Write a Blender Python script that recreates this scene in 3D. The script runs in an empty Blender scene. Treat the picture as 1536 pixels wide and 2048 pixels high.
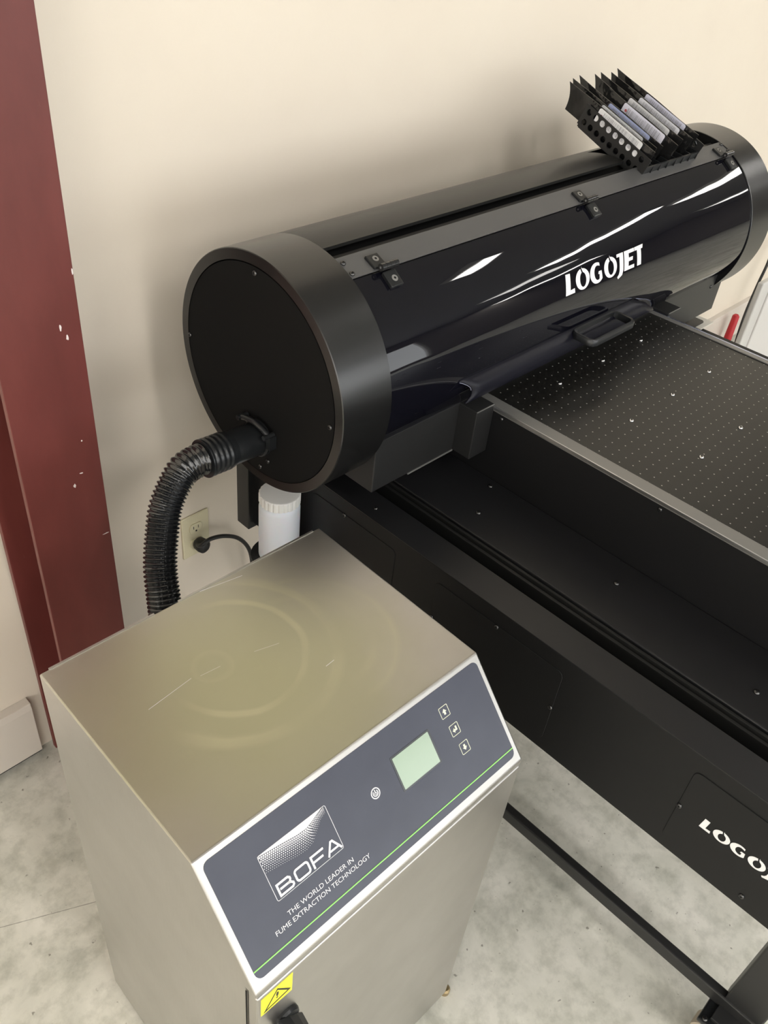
import bpy, bmesh, math, random
from mathutils import Vector, Matrix
from math import sin, cos, pi, radians, sqrt, floor

sc = bpy.context.scene
COL = sc.collection
random.seed(7)

# ------------------------------------------------------------------ camera
cam_d = bpy.data.cameras.new('camera')
cam = bpy.data.objects.new('camera', cam_d)
COL.objects.link(cam)
R = ((0.7021974303150592, 0.3982716957304745, -0.590168133025581),
     (-0.7059740621784578, 0.49694221770643554, -0.5046276407334983),
     (0.0923005546579999, 0.7709916268293593, 0.6301210351740716))
cam.matrix_world = Matrix.Translation((0, 0, 1.62)) @ Matrix(R).to_4x4()
cam_d.sensor_fit = 'HORIZONTAL'
cam_d.sensor_width = 36.0
cam_d.lens = 1710.177 / 1536 * 36
cam_d.clip_start = 0.05
cam_d.clip_end = 60
sc.camera = cam

# ------------------------------------------------------------------ light and exposure
sc.view_settings.view_transform = 'Standard'
sc.view_settings.look = 'None'
sc.view_settings.gamma = 1
sc.view_settings.use_curve_mapping = False
sc.view_settings.exposure = 0.0
sc.cycles.use_denoising = True
sc.cycles.max_bounces = 8
sc.cycles.sample_clamp_indirect = 6
wd = bpy.data.worlds.new('world')
sc.world = wd
wd.use_nodes = True
wd.node_tree.nodes['Background'].inputs[0].default_value = (1, 0.95, 0.88, 1)
wd.node_tree.nodes['Background'].inputs[1].default_value = 0.3
FIXTURE_EMIT = 12.0
WINDOW_EMIT = 2.9
# ceiling fixtures: x, y, size along x, size along y, strength factor
FIXTURES = [(2.0, -1.6, .5, 1.2, .5), (1.9, -4.4, .5, 1.2, 1.6), (.2, -2.8, .5, 1.2, 2.4), (.2, -5.4, .5, 1.2, 2.4), (-2.2, -2.0, .5, 1.2, 1.6), (-2.2, -4.6, .5, 1.2, 2.2),  # near lights, unseen in the cover, mostly added as fill
            (4.25, -.62, .18, .6, 2), (6.9, -2.0, .30, 1.7, 2.0), (7.8, -.75, .5, 1.2, 1.1), (8.0, -4.2, .55, 1.2, .8),
            (10.4, -6.0, .3, 2.2, 2.4), (5.6, -5.4, .5, 1.2, .3), (11.5, -3.0, .5, 1.2, .8)]
CEIL = 3.7


# ------------------------------------------------------------------ helpers
def obj(name, bm, mat, parent=None, off=None, smooth=None, bevel=0.0, seg=2):
    """links a bmesh as ONE object; verts are given in the parent's space after 'off' is taken away"""
    if off is not None:
        bmesh.ops.translate(bm, vec=-Vector(off), verts=bm.verts)
    bmesh.ops.recalc_face_normals(bm, faces=bm.faces)
    me = bpy.data.meshes.new(name)
    bm.to_mesh(me)
    bm.free()
    o = bpy.data.objects.new(name, me)
    COL.objects.link(o)
    if mat:
        for m_ in (mat if isinstance(mat, (list, tuple)) else [mat]):
            me.materials.append(m_)
    if parent is not None:
        o.parent = parent
    if bevel:
        md = o.modifiers.new('bevel', 'BEVEL')
        md.width = bevel
        md.segments = seg
        md.limit_method = 'ANGLE'
        md.angle_limit = radians(40)
    if smooth is not None:
        for p in me.polygons:
            p.use_smooth = True
        try:
            me.set_sharp_from_angle(angle=radians(smooth))
        except Exception:
            pass
    return o


def thing(name, label, cat, loc, rotz=0.0, group=None):
    o = bpy.data.objects.new(name, None)
    COL.objects.link(o)
    o.empty_display_size = .05
    o.location = loc
    o.rotation_euler = (0, 0, rotz)
    o['label'] = label
    o['category'] = cat
    if group:
        o['group'] = group
    return o


def tag(o, label, cat, group=None):
    o['label'] = label
    o['category'] = cat
    if group:
        o['group'] = group
    return o


def struct(o):
    o['kind'] = 'structure'
    return o


def B():
    return bmesh.new()


def bx(bm, x0, x1, y0, y1, z0, z1):
    v = [bm.verts.new((x, y, z)) for x in (x0, x1) for y in (y0, y1) for z in (z0, z1)]
    for f in ((0, 1, 3, 2), (4, 6, 7, 5), (0, 4, 5, 1), (2, 3, 7, 6), (0, 2, 6, 4), (1, 5, 7, 3)):
        bm.faces.new([v[i] for i in f])
    return v


def box(x0, x1, y0, y1, z0, z1):
    bm = B()
    bx(bm, x0, x1, y0, y1, z0, z1)
    return bm


def prism_x(bm, prof, x0, x1):
    """closed (y,z) profile extruded along X"""
    a = [bm.verts.new((x0, y, z)) for y, z in prof]
    b = [bm.verts.new((x1, y, z)) for y, z in prof]
    n = len(prof)
    for i in range(n):
        bm.faces.new((a[i], a[(i + 1) % n], b[(i + 1) % n], b[i]))
    bm.faces.new(a)
    bm.faces.new(b[::-1])


def frame_from(d):
    d = Vector(d).normalized()
    up = Vector((0, 0, 1)) if abs(d.z) < .95 else Vector((0, 1, 0))
    s = d.cross(up).normalized()
    t = s.cross(d).normalized()
    return d, s, t


def lathe(bm, o, d, prof, n=32, caps=True):
    """prof: list of (distance along d, radius) from point o"""
    d, s, t = frame_from(d)
    o = Vector(o)
    rings = []
    for h, r in prof:
        rings.append([bm.verts.new(o + d * h + (s * cos(2 * pi * k / n) + t * sin(2 * pi * k / n)) * max(r, 1e-5)) for k in range(n)])
    for a, b in zip(rings, rings[1:]):
        for k in range(n):
            bm.faces.new((a[k], a[(k + 1) % n], b[(k + 1) % n], b[k]))
    if caps:
        bm.faces.new(rings[0])
        bm.faces.new(rings[-1][::-1])


def catmull(pts, per=12):
    P = [Vector(p) for p in pts]
    P = [P[0] * 2 - P[1]] + P + [P[-1] * 2 - P[-2]]
    out = []
    for i in range(1, len(P) - 2):
        a, b, c, d = P[i - 1:i + 3]
        for k in range(per):
            t = k / per
            out.append(.5 * ((2 * b) + (c - a) * t + (2 * a - 5 * b + 4 * c - d) * t * t + (3 * b - 3 * c + d - a) * t ** 3))
    out.append(P[-2])
    return out


def resample(pts, step):
    out = [pts[0].copy()]
    acc = 0
    for a, b in zip(pts, pts[1:]):
        L = (b - a).length
        while acc + L >= step:
            t = (step - acc) / L
            a = a.lerp(b, t)
            out.append(a.copy())
            L = (b - a).length
            acc = 0
        acc += L
    return out


def tube(bm, pts, rad, n=16, caps=True):
    pts = [Vector(p) for p in pts]
    rings = []
    s = None
    for i, p in enumerate(pts):
        d = (pts[min(i + 1, len(pts) - 1)] - pts[max(i - 1, 0)]).normalized()
        if s is None:
            _, s, _ = frame_from(d)
        s = (s - d * s.dot(d)).normalized()
        t = d.cross(s)
        r = rad(i) if callable(rad) else rad
        rings.append([bm.verts.new(p + (s * cos(2 * pi * k / n) + t * sin(2 * pi * k / n)) * r) for k in range(n)])
    for a, b in zip(rings, rings[1:]):
        for k in range(n):
            bm.faces.new((a[k], a[(k + 1) % n], b[(k + 1) % n], b[k]))
    if caps:
        bm.faces.new(rings[0][::-1])
        bm.faces.new(rings[-1])


def rrect(x0, x1, y0, y1, r, n=5):
    out = []
    for cx, cy, a0 in ((x1 - r, y1 - r, 0), (x0 + r, y1 - r, 90), (x0 + r, y0 + r, 180), (x1 - r, y0 + r, 270)):
        for k in range(n + 1):
            a = radians(a0 + 90 * k / n)
            out.append((cx + r * cos(a), cy + r * sin(a)))
    return out


def fill2d(polys):
    """even-odd filled 2D outlines -> bmesh in the XY plane (through a filled 2D curve)"""
    cu = bpy.data.curves.new('outline', 'CURVE')
    cu.dimensions = '2D'
    cu.fill_mode = 'BOTH'
    for poly in polys:
        sp = cu.splines.new('POLY')
        sp.points.add(len(poly) - 1)
        for p, q in zip(sp.points, poly):
            p.co = (q[0], q[1], 0, 1)
        sp.use_cyclic_u = True
    return _curve_bm(cu)


def _curve_bm(cu):
    o = bpy.data.objects.new('outline', cu)
    COL.objects.link(o)
    dg = bpy.context.evaluated_depsgraph_get()
    me = bpy.data.meshes.new_from_object(o.evaluated_get(dg))
    bm = B()
    bm.from_mesh(me)
    bpy.data.objects.remove(o)
    bpy.data.curves.remove(cu)
    bpy.data.meshes.remove(me)
    bmesh.ops.remove_doubles(bm, verts=bm.verts, dist=1e-7)
    return bm


def text_bm(s, x0, x1, y0, y1):
    cu = bpy.data.curves.new('lettering', 'FONT')
    cu.body = s
    cu.fill_mode = 'FRONT'
    cu.size = 1
    cu.resolution_u = 3
    bm = _curve_bm(cu)
    xs = [v.co.x for v in bm.verts]
    ys = [v.co.y for v in bm.verts]
    for v in bm.verts:
        v.co.x = x0 + (v.co.x - min(xs)) / (max(xs) - min(xs)) * (x1 - x0)
        v.co.y = y0 + (v.co.y - min(ys)) / (max(ys) - min(ys)) * (y1 - y0)
    return bm


def stroke(pts, w, closed=False):
    """polyline -> outline polygon(s) with mitred joins"""
    P = [Vector((p[0], p[1])) for p in pts]
    n = len(P)
    L, Rr = [], []
    for i in range(n):
        if closed:
            a, b, c = P[i - 1], P[i], P[(i + 1) % n]
        else:
            a, b, c = P[max(i - 1, 0)], P[i], P[min(i + 1, n - 1)]
        d1 = (b - a).normalized() if (b - a).length > 0 else (c - b).normalized()
        d2 = (c - b).normalized() if (c - b).length > 0 else d1
        n1, n2 = Vector((-d1.y, d1.x)), Vector((-d2.y, d2.x))
        m = (n1 + n2).normalized()
        k = w / 2 / max(.45, m.dot(n1))
        L.append(b + m * k)
        Rr.append(b - m * k)
    if closed:
        return [[tuple(p) for p in L], [tuple(p) for p in Rr]]
    return [[tuple(p) for p in L + Rr[::-1]]]


def join_bm(dst, src, M=None):
    me = bpy.data.meshes.new('tmp')
    if M is not None:
        bmesh.ops.transform(src, matrix=M, verts=src.verts)
    src.to_mesh(me)
    src.free()
    dst.from_mesh(me)
    bpy.data.meshes.remove(me)


def thicken(bm, n, h):
    """gives a flat fill a real thickness h along n"""
    r = bmesh.ops.extrude_face_region(bm, geom=list(bm.faces))
    vs = [g for g in r['geom'] if isinstance(g, bmesh.types.BMVert)]
    bmesh.ops.translate(bm, vec=Vector(n) * h, verts=vs)


# ------------------------------------------------------------------ materials
def mat(name, col, rough=.5, metal=0.0, spec=.5, coat=0.0, emit=None, estr=0.0, alpha=None):
    m = bpy.data.materials.new(name)
    m.use_nodes = True
    b = m.node_tree.nodes['Principled BSDF']
    b.inputs['Base Color'].default_value = (*col, 1)
    b.inputs['Roughness'].default_value = rough
    b.inputs['Metallic'].default_value = metal
    b.inputs['Specular IOR Level'].default_value = spec
    b.inputs['Coat Weight'].default_value = coat
    if emit:
        b.inputs['Emission Color'].default_value = (*emit, 1)
        b.inputs['Emission Strength'].default_value = estr
    return m


def nodes(m):
    nt = m.node_tree
    return nt, nt.nodes, nt.links, nt.nodes['Principled BSDF']


def pos_node(N, L, scale=(1, 1, 1), rot=(0, 0, 0)):
    g = N.new('ShaderNodeNewGeometry')
    mp = N.new('ShaderNodeMapping')
    mp.inputs['Scale'].default_value = scale
    mp.inputs['Rotation'].default_value = rot
    L.new(g.outputs['Position'], mp.inputs['Vector'])
    return mp.outputs['Vector']


def noise(N, L, vec, scale, detail=4, rough=.55, dist=0):
    n = N.new('ShaderNodeTexNoise')
    n.inputs['Scale'].default_value = scale
    n.inputs['Detail'].default_value = detail
    n.inputs['Roughness'].default_value = rough
    n.inputs['Distortion'].default_value = dist
    L.new(vec, n.inputs['Vector'])
    return n.outputs['Fac']


def ramp(N, L, fac, stops):
    r = N.new('ShaderNodeValToRGB')
    el = r.color_ramp.elements
    while len(el) < len(stops):
        el.new(.5)
    for e, (p, c) in zip(el, stops):
        e.position = p
        e.color = (*c, 1) if len(c) == 3 else c
    L.new(fac, r.inputs['Fac'])
    return r.outputs['Color']


def bump(N, L, b, h, strength, dist=.001):
    bp = N.new('ShaderNodeBump')
    bp.inputs['Strength'].default_value = strength
    bp.inputs['Distance'].default_value = dist
    L.new(h, bp.inputs['Height'])
    L.new(bp.outputs['Normal'], b.inputs['Normal'])
    return bp


def math_n(N, L, op, a, b=None, c=None):
    n = N.new('ShaderNodeMath')
    n.operation = op
    for i, v in enumerate((a, b, c)):
        if v is None:
            continue
        if isinstance(v, (int, float)):
            n.inputs[i].default_value = v
        else:
            L.new(v, n.inputs[i])
    return n.outputs[0]


def mixc(N, L, fac, a, b, mode='MIX'):
    n = N.new('ShaderNodeMix')
    n.data_type = 'RGBA'
    n.blend_type = mode
    for key, v in ((0, fac), (6, a), (7, b)):
        if isinstance(v, (int, float)):
            n.inputs[key].default_value = v
        elif isinstance(v, tuple):
            n.inputs[key].default_value = (*v, 1)
        else:
            L.new(v, n.inputs[key])
    return n.outputs[2]


M = {}
# painted wall: faint roller texture
M['wall'] = m = mat('wall_paint', (.80, .70, .585), .62)
nt, N, L, b = nodes(m)
v = pos_node(N, L)
c = ramp(N, L, noise(N, L, v, 2.2, 5), [(.3, (.775, .69, .58)), (.7, (.815, .735, .62))])
L.new(c, b.inputs['Base Color'])
bump(N, L, b, noise(N, L, v, 140, 2), .12, .001)
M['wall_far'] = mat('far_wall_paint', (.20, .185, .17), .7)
M['ceiling'] = mat('ceiling_paint', (.30, .30, .30), .8)
M['base'] = mat('baseboard_vinyl', (.68, .62, .55), .45)
# concrete floor
M['floor'] = m = mat('concrete', (.6, .58, .5), .42)
nt, N, L, b = nodes(m)
v = pos_node(N, L)
c1 = ramp(N, L, noise(N, L, v, 5.0, 6, .62, .4), [(.30, (.45, .45, .39)), (.45, (.66, .65, .57)), (.62, (.80, .78, .70)), (.8, (.86, .82, .75))])
c2 = ramp(N, L, noise(N, L, v, 26, 5, .65), [(.35, (.62, .63, .6)), (.55, (1, 1, 1))])
c = mixc(N, L, .55, c1, c2, 'MULTIPLY')
c3 = ramp(N, L, noise(N, L, v, 75, 2, .5), [(.24, (.25, .23, .2)), (.30, (1, 1, 1))])
c = mixc(N, L, .75, c, c3, 'MULTIPLY')
# saw-cut joint line from (0.126,0.898) to (0.268,0.829)
sx = N.new('ShaderNodeSeparateXYZ')
g = N.new('ShaderNodeNewGeometry')
L.new(g.outputs['Position'], sx.inputs[0])
dl = Vector((.142, -.069)).normalized()
nx, ny = -dl.y, dl.x
d_ = math_n(N, L, 'ADD', math_n(N, L, 'MULTIPLY', sx.outputs[0], nx), math_n(N, L, 'MULTIPLY', sx.outputs[1], ny))
d_ = math_n(N, L, 'SUBTRACT', d_, .126 * nx + .898 * ny)
d_ = math_n(N, L, 'ABSOLUTE', d_)
wob = math_n(N, L, 'MULTIPLY', noise(N, L, v, 60, 3), .0014)
line = math_n(N, L, 'LESS_THAN', d_, wob)
c = mixc(N, L, math_n(N, L, 'MULTIPLY', math_n(N, L, 'MULTIPLY', line, .6), math_n(N, L, 'LESS_THAN', sx.outputs[0], .4)), c, (.12, .11, .09))
L.new(c, b.inputs['Base Color'])
bump(N, L, b, noise(N, L, v, 60, 4), .15, .002)

# blacks
def powder(name, col, rough, bs=.15, sc_=900, spec=.5):
    m = mat(name, col, rough, spec=spec)
    nt, N, L, b = nodes(m)
    v = pos_node(N, L)
    bump(N, L, b, noise(N, L, v, sc_, 2), bs, .0004)
    return m


M['satin'] = powder('satin_black_paint', (.016, .016, .016), .42)
M['drum'] = powder('satin_black_drum', (.007, .007, .007), .27, .08, spec=.75)
M['face'] = powder('matte_black_face', (.004, .004, .004), .7, .15, spec=.15)
M['side'] = powder('black_sheet_metal', (.006, .006, .0065), .5, .2, spec=.3)
M['top'] = powder('black_sheet_top', (.011, .011, .012), .38, .15)
M['void'] = mat('dark_recess', (.006, .006, .006), .8, spec=.2)
M['anod'] = powder('grey_black_anodised', (.014, .014, .0135), .36, .08, spec=.28)
M['plastic'] = mat('black_plastic', (.012, .013, .014), .28)
M['rubber'] = mat('black_rubber', (.014, .014, .014), .45)
M['hose'] = mat('black_hose_vinyl', (.010, .011, .012), .13, spec=.9)
M['screw'] = mat('black_steel_screw', (.10, .10, .10), .25, .9)
M['steel'] = mat('bright_steel', (.75, .75, .76), .18, 1)
M['alu'] = mat('aluminium_rail', (.62, .62, .63), .30, 1)
M['alu_dk'] = mat('grey_rail', (.26, .255, .245), .4, .5)
M['acryl'] = m = mat('tinted_gloss_acrylic', (.004, .004, .007), .025, spec=.5)
nt, N, L, b = nodes(m)
v = pos_node(N, L, (1.0, 2.2, 2.2))
bump(N, L, b, noise(N, L, v, 3.0, 2, .4), .17, .012)
M['lipm'] = mat('gloss_acrylic_lip', (.006, .006, .011), .35, spec=.2)
M['edge'] = mat('polished_acrylic_edge', (.10, .10, .22), .2)
M['white'] = mat('white_vinyl', (.88, .88, .88), .45)
M['white2'] = mat('white_print', (.78, .78, .80), .5)
M['ivory'] = mat('ivory_plastic', (.72, .66, .46), .4)
M['hdpe'] = m = mat('milky_bottle_plastic', (.74, .77, .84), .45)
m.node_tree.nodes['Principled BSDF'].inputs['Subsurface Weight'].default_value = .2
M['cap'] = mat('white_cap_plastic', (.80, .80, .78), .4)
M['cream'] = mat('cream_panel', (.70, .67, .60), .5)
M['greybox'] = mat('light_grey_enamel', (.60, .585, .56), .45)
M['red'] = mat('red_plastic', (.45, .015, .022), .5)
M['screen'] = mat('lcd_glass', (.36, .46, .36), .12)
M['screendk'] = mat('lcd_frame', (.05, .055, .06), .2)
M['key'] = mat('key_arrow', (.78, .80, .62), .5)
M['green'] = mat('green_print', (.30, .75, .16), .45)
M['yellow'] = mat('yellow_sticker', (.90, .86, .04), .45)
M['ink'] = mat('black_print', (.02, .02, .015), .5)
M['label'] = m = mat('slate_label', (.045, .050, .075), .30)
nt, N, L, b = nodes(m)
v = pos_node(N, L)
c = ramp(N, L, noise(N, L, v, 12, 3), [(.3, (.038, .042, .064)), (.7, (.050, .055, .080))])
L.new(c, b.inputs['Base Color'])
M['foil'] = m = mat('black_foil_pouch', (.010, .010, .010), .16)
nt, N, L, b = nodes(m)
bump(N, L, b, noise(N, L, pos_node(N, L), 38, 2), .5, .006)
M['bluelabel'] = mat('navy_label', (.05, .07, .22), .4)
# perforated vacuum table
M['table'] = m = mat('vacuum_table_black', (.012, .0115, .010), .33)
nt, N, L, b = nodes(m)
g = N.new('ShaderNodeNewGeometry')
sx = N.new('ShaderNodeSeparateXYZ')
L.new(g.outputs['Position'], sx.inputs[0])
rowf = math_n(N, L, 'DIVIDE', math_n(N, L, 'SUBTRACT', sx.outputs[1], .718), .0195)
row = math_n(N, L, 'ROUND', rowf)
par = math_n(N, L, 'PINGPONG', row, 1.0)
uf = math_n(N, L, 'ADD', math_n(N, L, 'DIVIDE', math_n(N, L, 'SUBTRACT', sx.outputs[0], 1.173), .0195), math_n(N, L, 'MULTIPLY', par, .5))
du = math_n(N, L, 'SUBTRACT', uf, math_n(N, L, 'ROUND', uf))
dv = math_n(N, L, 'SUBTRACT', rowf, row)
rr = math_n(N, L, 'SQRT', math_n(N, L, 'ADD', math_n(N, L, 'MULTIPLY', du, du), math_n(N, L, 'MULTIPLY', dv, dv)))
dot = math_n(N, L, 'LESS_THAN', rr, .056)
L.new(mixc(N, L, dot, (.009, .0088, .0078), (.46, .45, .42)), b.inputs['Base Color'])
# red oxide column
M['red_steel'] = m = mat('red_oxide_primer', (.20, .052, .040), .45)
nt, N, L, b = nodes(m)
v = pos_node(N, L, (1, 1, .35))
c = ramp(N, L, noise(N, L, v, 9, 6, .6), [(.3, (.105, .022, .018)), (.55, (.140, .031, .026)), (.8, (.18, .046, .037))])
c2 = ramp(N, L, noise(N, L, pos_node(N, L, (1, 1, .3)), 60, 5, .7), [(.66, (0, 0, 0)), (.80, (1, 1, 1))])
c = mixc(N, L, math_n(N, L, 'MULTIPLY', c2, .25), c, (.5, .3, .26))
L.new(c, b.inputs['Base Color'])
M['chip'] = mat('bare_paint_chip', (.75, .68, .66), .6)


# stainless, with the wiping swirls on its top
def stainless(name, swirl):
    m = mat(name, (.52, .50, .47), .32, 1)
    nt, N, L, b = nodes(m)
    v = pos_node(N, L)
    c = ramp(N, L, noise(N, L, v, 7, 4), [(.3, (.47, .455, .43)), (.7, (.53, .515, .49))])
    if swirl:
        g = N.new('ShaderNodeNewGeometry')

        def dist_to(px, py):
            ds = N.new('ShaderNodeVectorMath')
            ds.operation = 'DISTANCE'
            L.new(g.outputs['Position'], ds.inputs[0])
            ds.inputs[1].default_value = (px, py, .829)
            return ds.outputs['Value']

        def rings(px, py, stops):
            d_ = math_n(N, L, 'ADD', dist_to(px, py), math_n(N, L, 'MULTIPLY', math_n(N, L, 'SUBTRACT', noise(N, L, v, 14, 2), .5), .010))
            return ramp(N, L, d_, [(p, (k, k, k)) for p, k in stops])
        # olive film of polish, and the lighter arcs rubbed into it
        film = ramp(N, L, math_n(N, L, 'ADD', dist_to(.385, .50), math_n(N, L, 'MULTIPLY', math_n(N, L, 'SUBTRACT', noise(N, L, v, 11, 3), .5), .10)), [(.05, (1, 1, 1)), (.14, (.75, .75, .75)), (.25, (0, 0, 0))])
        c = mixc(N, L, math_n(N, L, 'MULTIPLY', film, .9), c, (.46, .462, .315))
        mA = ramp(N, L, noise(N, L, v, 10, 1), [(.36, (.15, .15, .15)), (.55, (1, 1, 1))])
        rA = rings(.408, .558, [(0, 0), (.083, 0), (.086, .8), (.091, .8), (.094, 0), (.116, .05), (.121, .75), (.129, .6), (.136, 0)])
        # second band lies only toward the front right
        sx = N.new('ShaderNodeSeparateXYZ')
        L.new(g.outputs['Position'], sx.inputs[0])
        side = math_n(N, L, 'SUBTRACT', math_n(N, L, 'MULTIPLY', math_n(N, L, 'SUBTRACT', sx.outputs[0], .35), 1.0), math_n(N, L, 'SUBTRACT', sx.outputs[1], .58))
        sm_ = ramp(N, L, math_n(N, L, 'MULTIPLY', side, 4.0), [(.0, (0, 0, 0)), (.30, (1, 1, 1))])
        rD = rings(.488, .515, [(0, 0), (.072, 0), (.080, .5), (.088, .1), (.104, .15), (.110, .45), (.116, 0)])
        rC = rings(.379, .559, [(0, 0), (.019, .0), (.0205, .6), (.0225, .6), (.025, 0)])
        k1 = math_n(N, L, 'MULTIPLY', math_n(N, L, 'MULTIPLY', rA, sm_), mA)
        right = ramp(N, L, sx.outputs[0], [(.48, (0, 0, 0)), (.53, (1, 1, 1))])
        k2 = math_n(N, L, 'MULTIPLY', math_n(N, L, 'MULTIPLY', rD, right), mA)
        kk = math_n(N, L, 'MAXIMUM', math_n(N, L, 'MAXIMUM', k1, k2), math_n(N, L, 'MULTIPLY', rC, .5))
        c = mixc(N, L, math_n(N, L, 'MULTIPLY', kk, .55), c, (.66, .65, .47))
    L.new(c, b.inputs['Base Color'])
    st = noise(N, L, pos_node(N, L, (6, 260, 6)), 3, 3)
    r_ = N.new('ShaderNodeMapRange')
    L.new(st, r_.inputs['Value'])
    r_.inputs['To Min'].default_value = .30
    r_.inputs['To Max'].default_value = .42
    L.new(r_.outputs['Result'], b.inputs['Roughness'])
    return m


M['ss'] = stainless('brushed_stainless', False)
M['ss_top'] = stainless('brushed_stainless_top', True)

# ------------------------------------------------------------------ room
WY = 1.202
struct(obj('floor', box(-4, 14, -7.2, WY + .1, -.1, 0), M['floor']))
struct(obj('wall_back', box(-4, 14, WY, WY + .1, -.1, CEIL + .1), M['wall']))
LY0, LY1, LZ0, LZ1 = -5.5, .7, .5, 2.9
wl = B()
bx(wl, -4.1, -4, -7.2, LY0, -.1, CEIL + .1)
bx(wl, -4.1, -4, LY1, WY, -.1, CEIL + .1)
bx(wl, -4.1, -4, LY0, LY1, -.1, LZ0)
bx(wl, -4.1, -4, LY0, LY1, LZ1, CEIL + .1)
struct(obj('wall_left', wl, M['wall']))
wfm = B()
for k in range(5):
    y = LY0 + (LY1 - LY0) * k / 4
    bx(wfm, -4.03, -3.98, y - .03, y + .03, LZ0, LZ1)
for z in (LZ0, LZ1):
    bx(wfm, -4.03, -3.98, LY0, LY1, z - .03, z + .03)
w2 = struct(obj('fill_panel_left', wfm, mat('white_frame', (.7, .7, .7), .5)))  # unseen glowing panel and its frame, added as fill from the left
pm2 = mat('left_fill_glow', (.8, .8, .8), .4, emit=(1.0, .97, .93), estr=2.4)
struct(obj('glow_pane', box(-4.05, -4.045, LY0, LY1, LZ0, LZ1), pm2, w2))
struct(obj('wall_right', box(14, 14.1, -7.2, WY, -.1, CEIL + .1), M['wall_far']))
wf = B()
WX0, WX1, WZ0, WZ1 = -3.0, 8.4, .3, 3.0
bx(wf, -4, WX0, -7.3, -7.2, -.1, CEIL + .1)
bx(wf, WX1, 14, -7.3, -7.2, -.1, CEIL + .1)
bx(wf, WX0, WX1, -7.3, -7.2, -.1, WZ0)
bx(wf, WX0, WX1, -7.3, -7.2, WZ1, CEIL + .1)
struct(obj('wall_front', wf, M['wall_far']))
struct(obj('ceiling', box(-4, 14, -7.2, WY, CEIL, CEIL + .1), M['ceiling']))
wfm = B()
for k in range(5):
    x = WX0 + (WX1 - WX0) * k / 4
    bx(wfm, x - .03, x + .03, -7.24, -7.19, WZ0, WZ1)
for z in (WZ0, WZ1):
    bx(wfm, WX0, WX1, -7.24, -7.19, z - .03, z + .03)
w1 = struct(obj('window_1', wfm, M['greybox']))
pm = mat('daylit_frosted_pane', (.8, .8, .8), .4, emit=(.93, .97, 1.0), estr=WINDOW_EMIT)
struct(obj('glow_pane', box(WX0, WX1, -7.25, -7.245, WZ0, WZ1), pm, w1))
# baseboards
for nm, x0, x1 in (('baseboard_back', .526, 14.0), ('baseboard_left', -4, .364)):
    bb = B()
    prism_x(bb, [(WY, .170), (WY - .019, .168), (WY - .0215, .152), (WY - .0195, .014), (WY, .014)], x0, x1)
    struct(obj(nm, bb, M['base'], bevel=.0015))
bb = B()
bx(bb, -4, .364, WY - .010, WY, 0, .014)
struct(obj('gap_shade_1', bb, M['void']))  # dark strip stands in for the shade in the gap under the baseboard

# ceiling fixtures (lamps that light the room; the far ones show in the glossy covers)
for i, (x, y, l, w, fk) in enumerate(FIXTURES):
    em = mat('fluorescent_diffuser', (.9, .9, .9), .4, emit=(1.0, .97, .93), estr=FIXTURE_EMIT * fk)
    t = thing('ceiling_light', 'white fluorescent ceiling light out of view, set for a streak in the glossy black cover or added as fill', 'ceiling light', (x, y, CEIL), 0, 'fluorescent ceiling lights')
    obj('housing', box(-l / 2 - .03, l / 2 + .03, -w / 2 - .03, w / 2 + .03, -.09, 0), M['greybox'], t)
    obj('diffuser', box(-l / 2, l / 2, -w / 2, w / 2, -.10, -.088), em, t)

# ------------------------------------------------------------------ red steel column
YF = 1.05
col = thing('steel_column', 'red-brown painted steel I-beam column standing against the cream wall', 'column', (.457, 1.12, 0))
off = (.457, 1.12, 0)
bm = B()
bx(bm, .393, .521, YF, YF + .011, 0.0, CEIL)
obj('front_flange', bm, M['red_steel'], col, off, bevel=.001)
bm = B()
bx(bm, .389, .521, WY - .026, WY - .014, 0.0, CEIL)
obj('back_flange', bm, M['red_steel'], col, off, bevel=.001)
bm = B()
bx(bm, .453, .461, YF + .011, WY - .026, 0.0, CEIL)
obj('web', bm, M['red_steel'], col, off)
for (x, z, w, h) in [(.472, .753, .006, .010), (.486, .772, .007, .003), (.512, .632, .014, .0025), (.495, .830, .003, .004), (.490, 1.024, .004, .012), (.498, 1.006, .004, .010), (.5195, 1.10, .0025, .012)]:
    pts = []
    for k in range(9):
        a = 2 * pi * k / 9
        r = .5 * random.uniform(.55, 1.1)
        pts.append((x + w * r * cos(a), z + h * r * sin(a)))
    bm = B()
    vs = [bm.verts.new((px, YF - .0003, pz)) for px, pz in pts]
    f = bm.faces.new(vs)
    thicken(bm, (0, 1, 0), .0006)
    obj('paint_chip', bm, M['chip'], col, off)

# ------------------------------------------------------------------ fume extractor
EY = radians(-1.168)
EX_O = Vector((.2165, .275, 0))
W_, D_, H_ = .4185, .401, .829
ex = thing('fume_extractor', 'stainless steel fume extractor cabinet with a dark slanted control panel', 'fume extractor', EX_O, EY)
FZ = .7165   # bottom of slanted face
# body (local coords: x right, y back, z up)
bm = B()
prism_x(bm, [(.016, .012), (.016, .706), (.0, .7075), (.0, FZ), (.1005, H_), (D_, H_), (D_, .012)], 0, W_)
body = obj('cabinet_body', bm, [M['ss'], M['ss_top']], ex, bevel=.0022, seg=3)
for p in body.data.polygons:
    if p.normal.z > .9:
        p.material_index = 1
bm = box(.001, W_ - .001, -.001, .0150, .016, .7045)
door = obj('door', bm, M['ss'], ex, bevel=.0028, seg=3)
bm = box(.02, W_ - .02, .03, D_ - .03, .0, .012)
obj('plinth', bm, M['void'], ex)
lathe(bm := B(), (W_ + .004, .004, .0), (0, 0, 1), [(0, .009), (.012, .009), (.016, .006)], 14)
obj('foot', bm, mat('brass_foot', (.35, .27, .15), .4, .8), ex)
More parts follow.
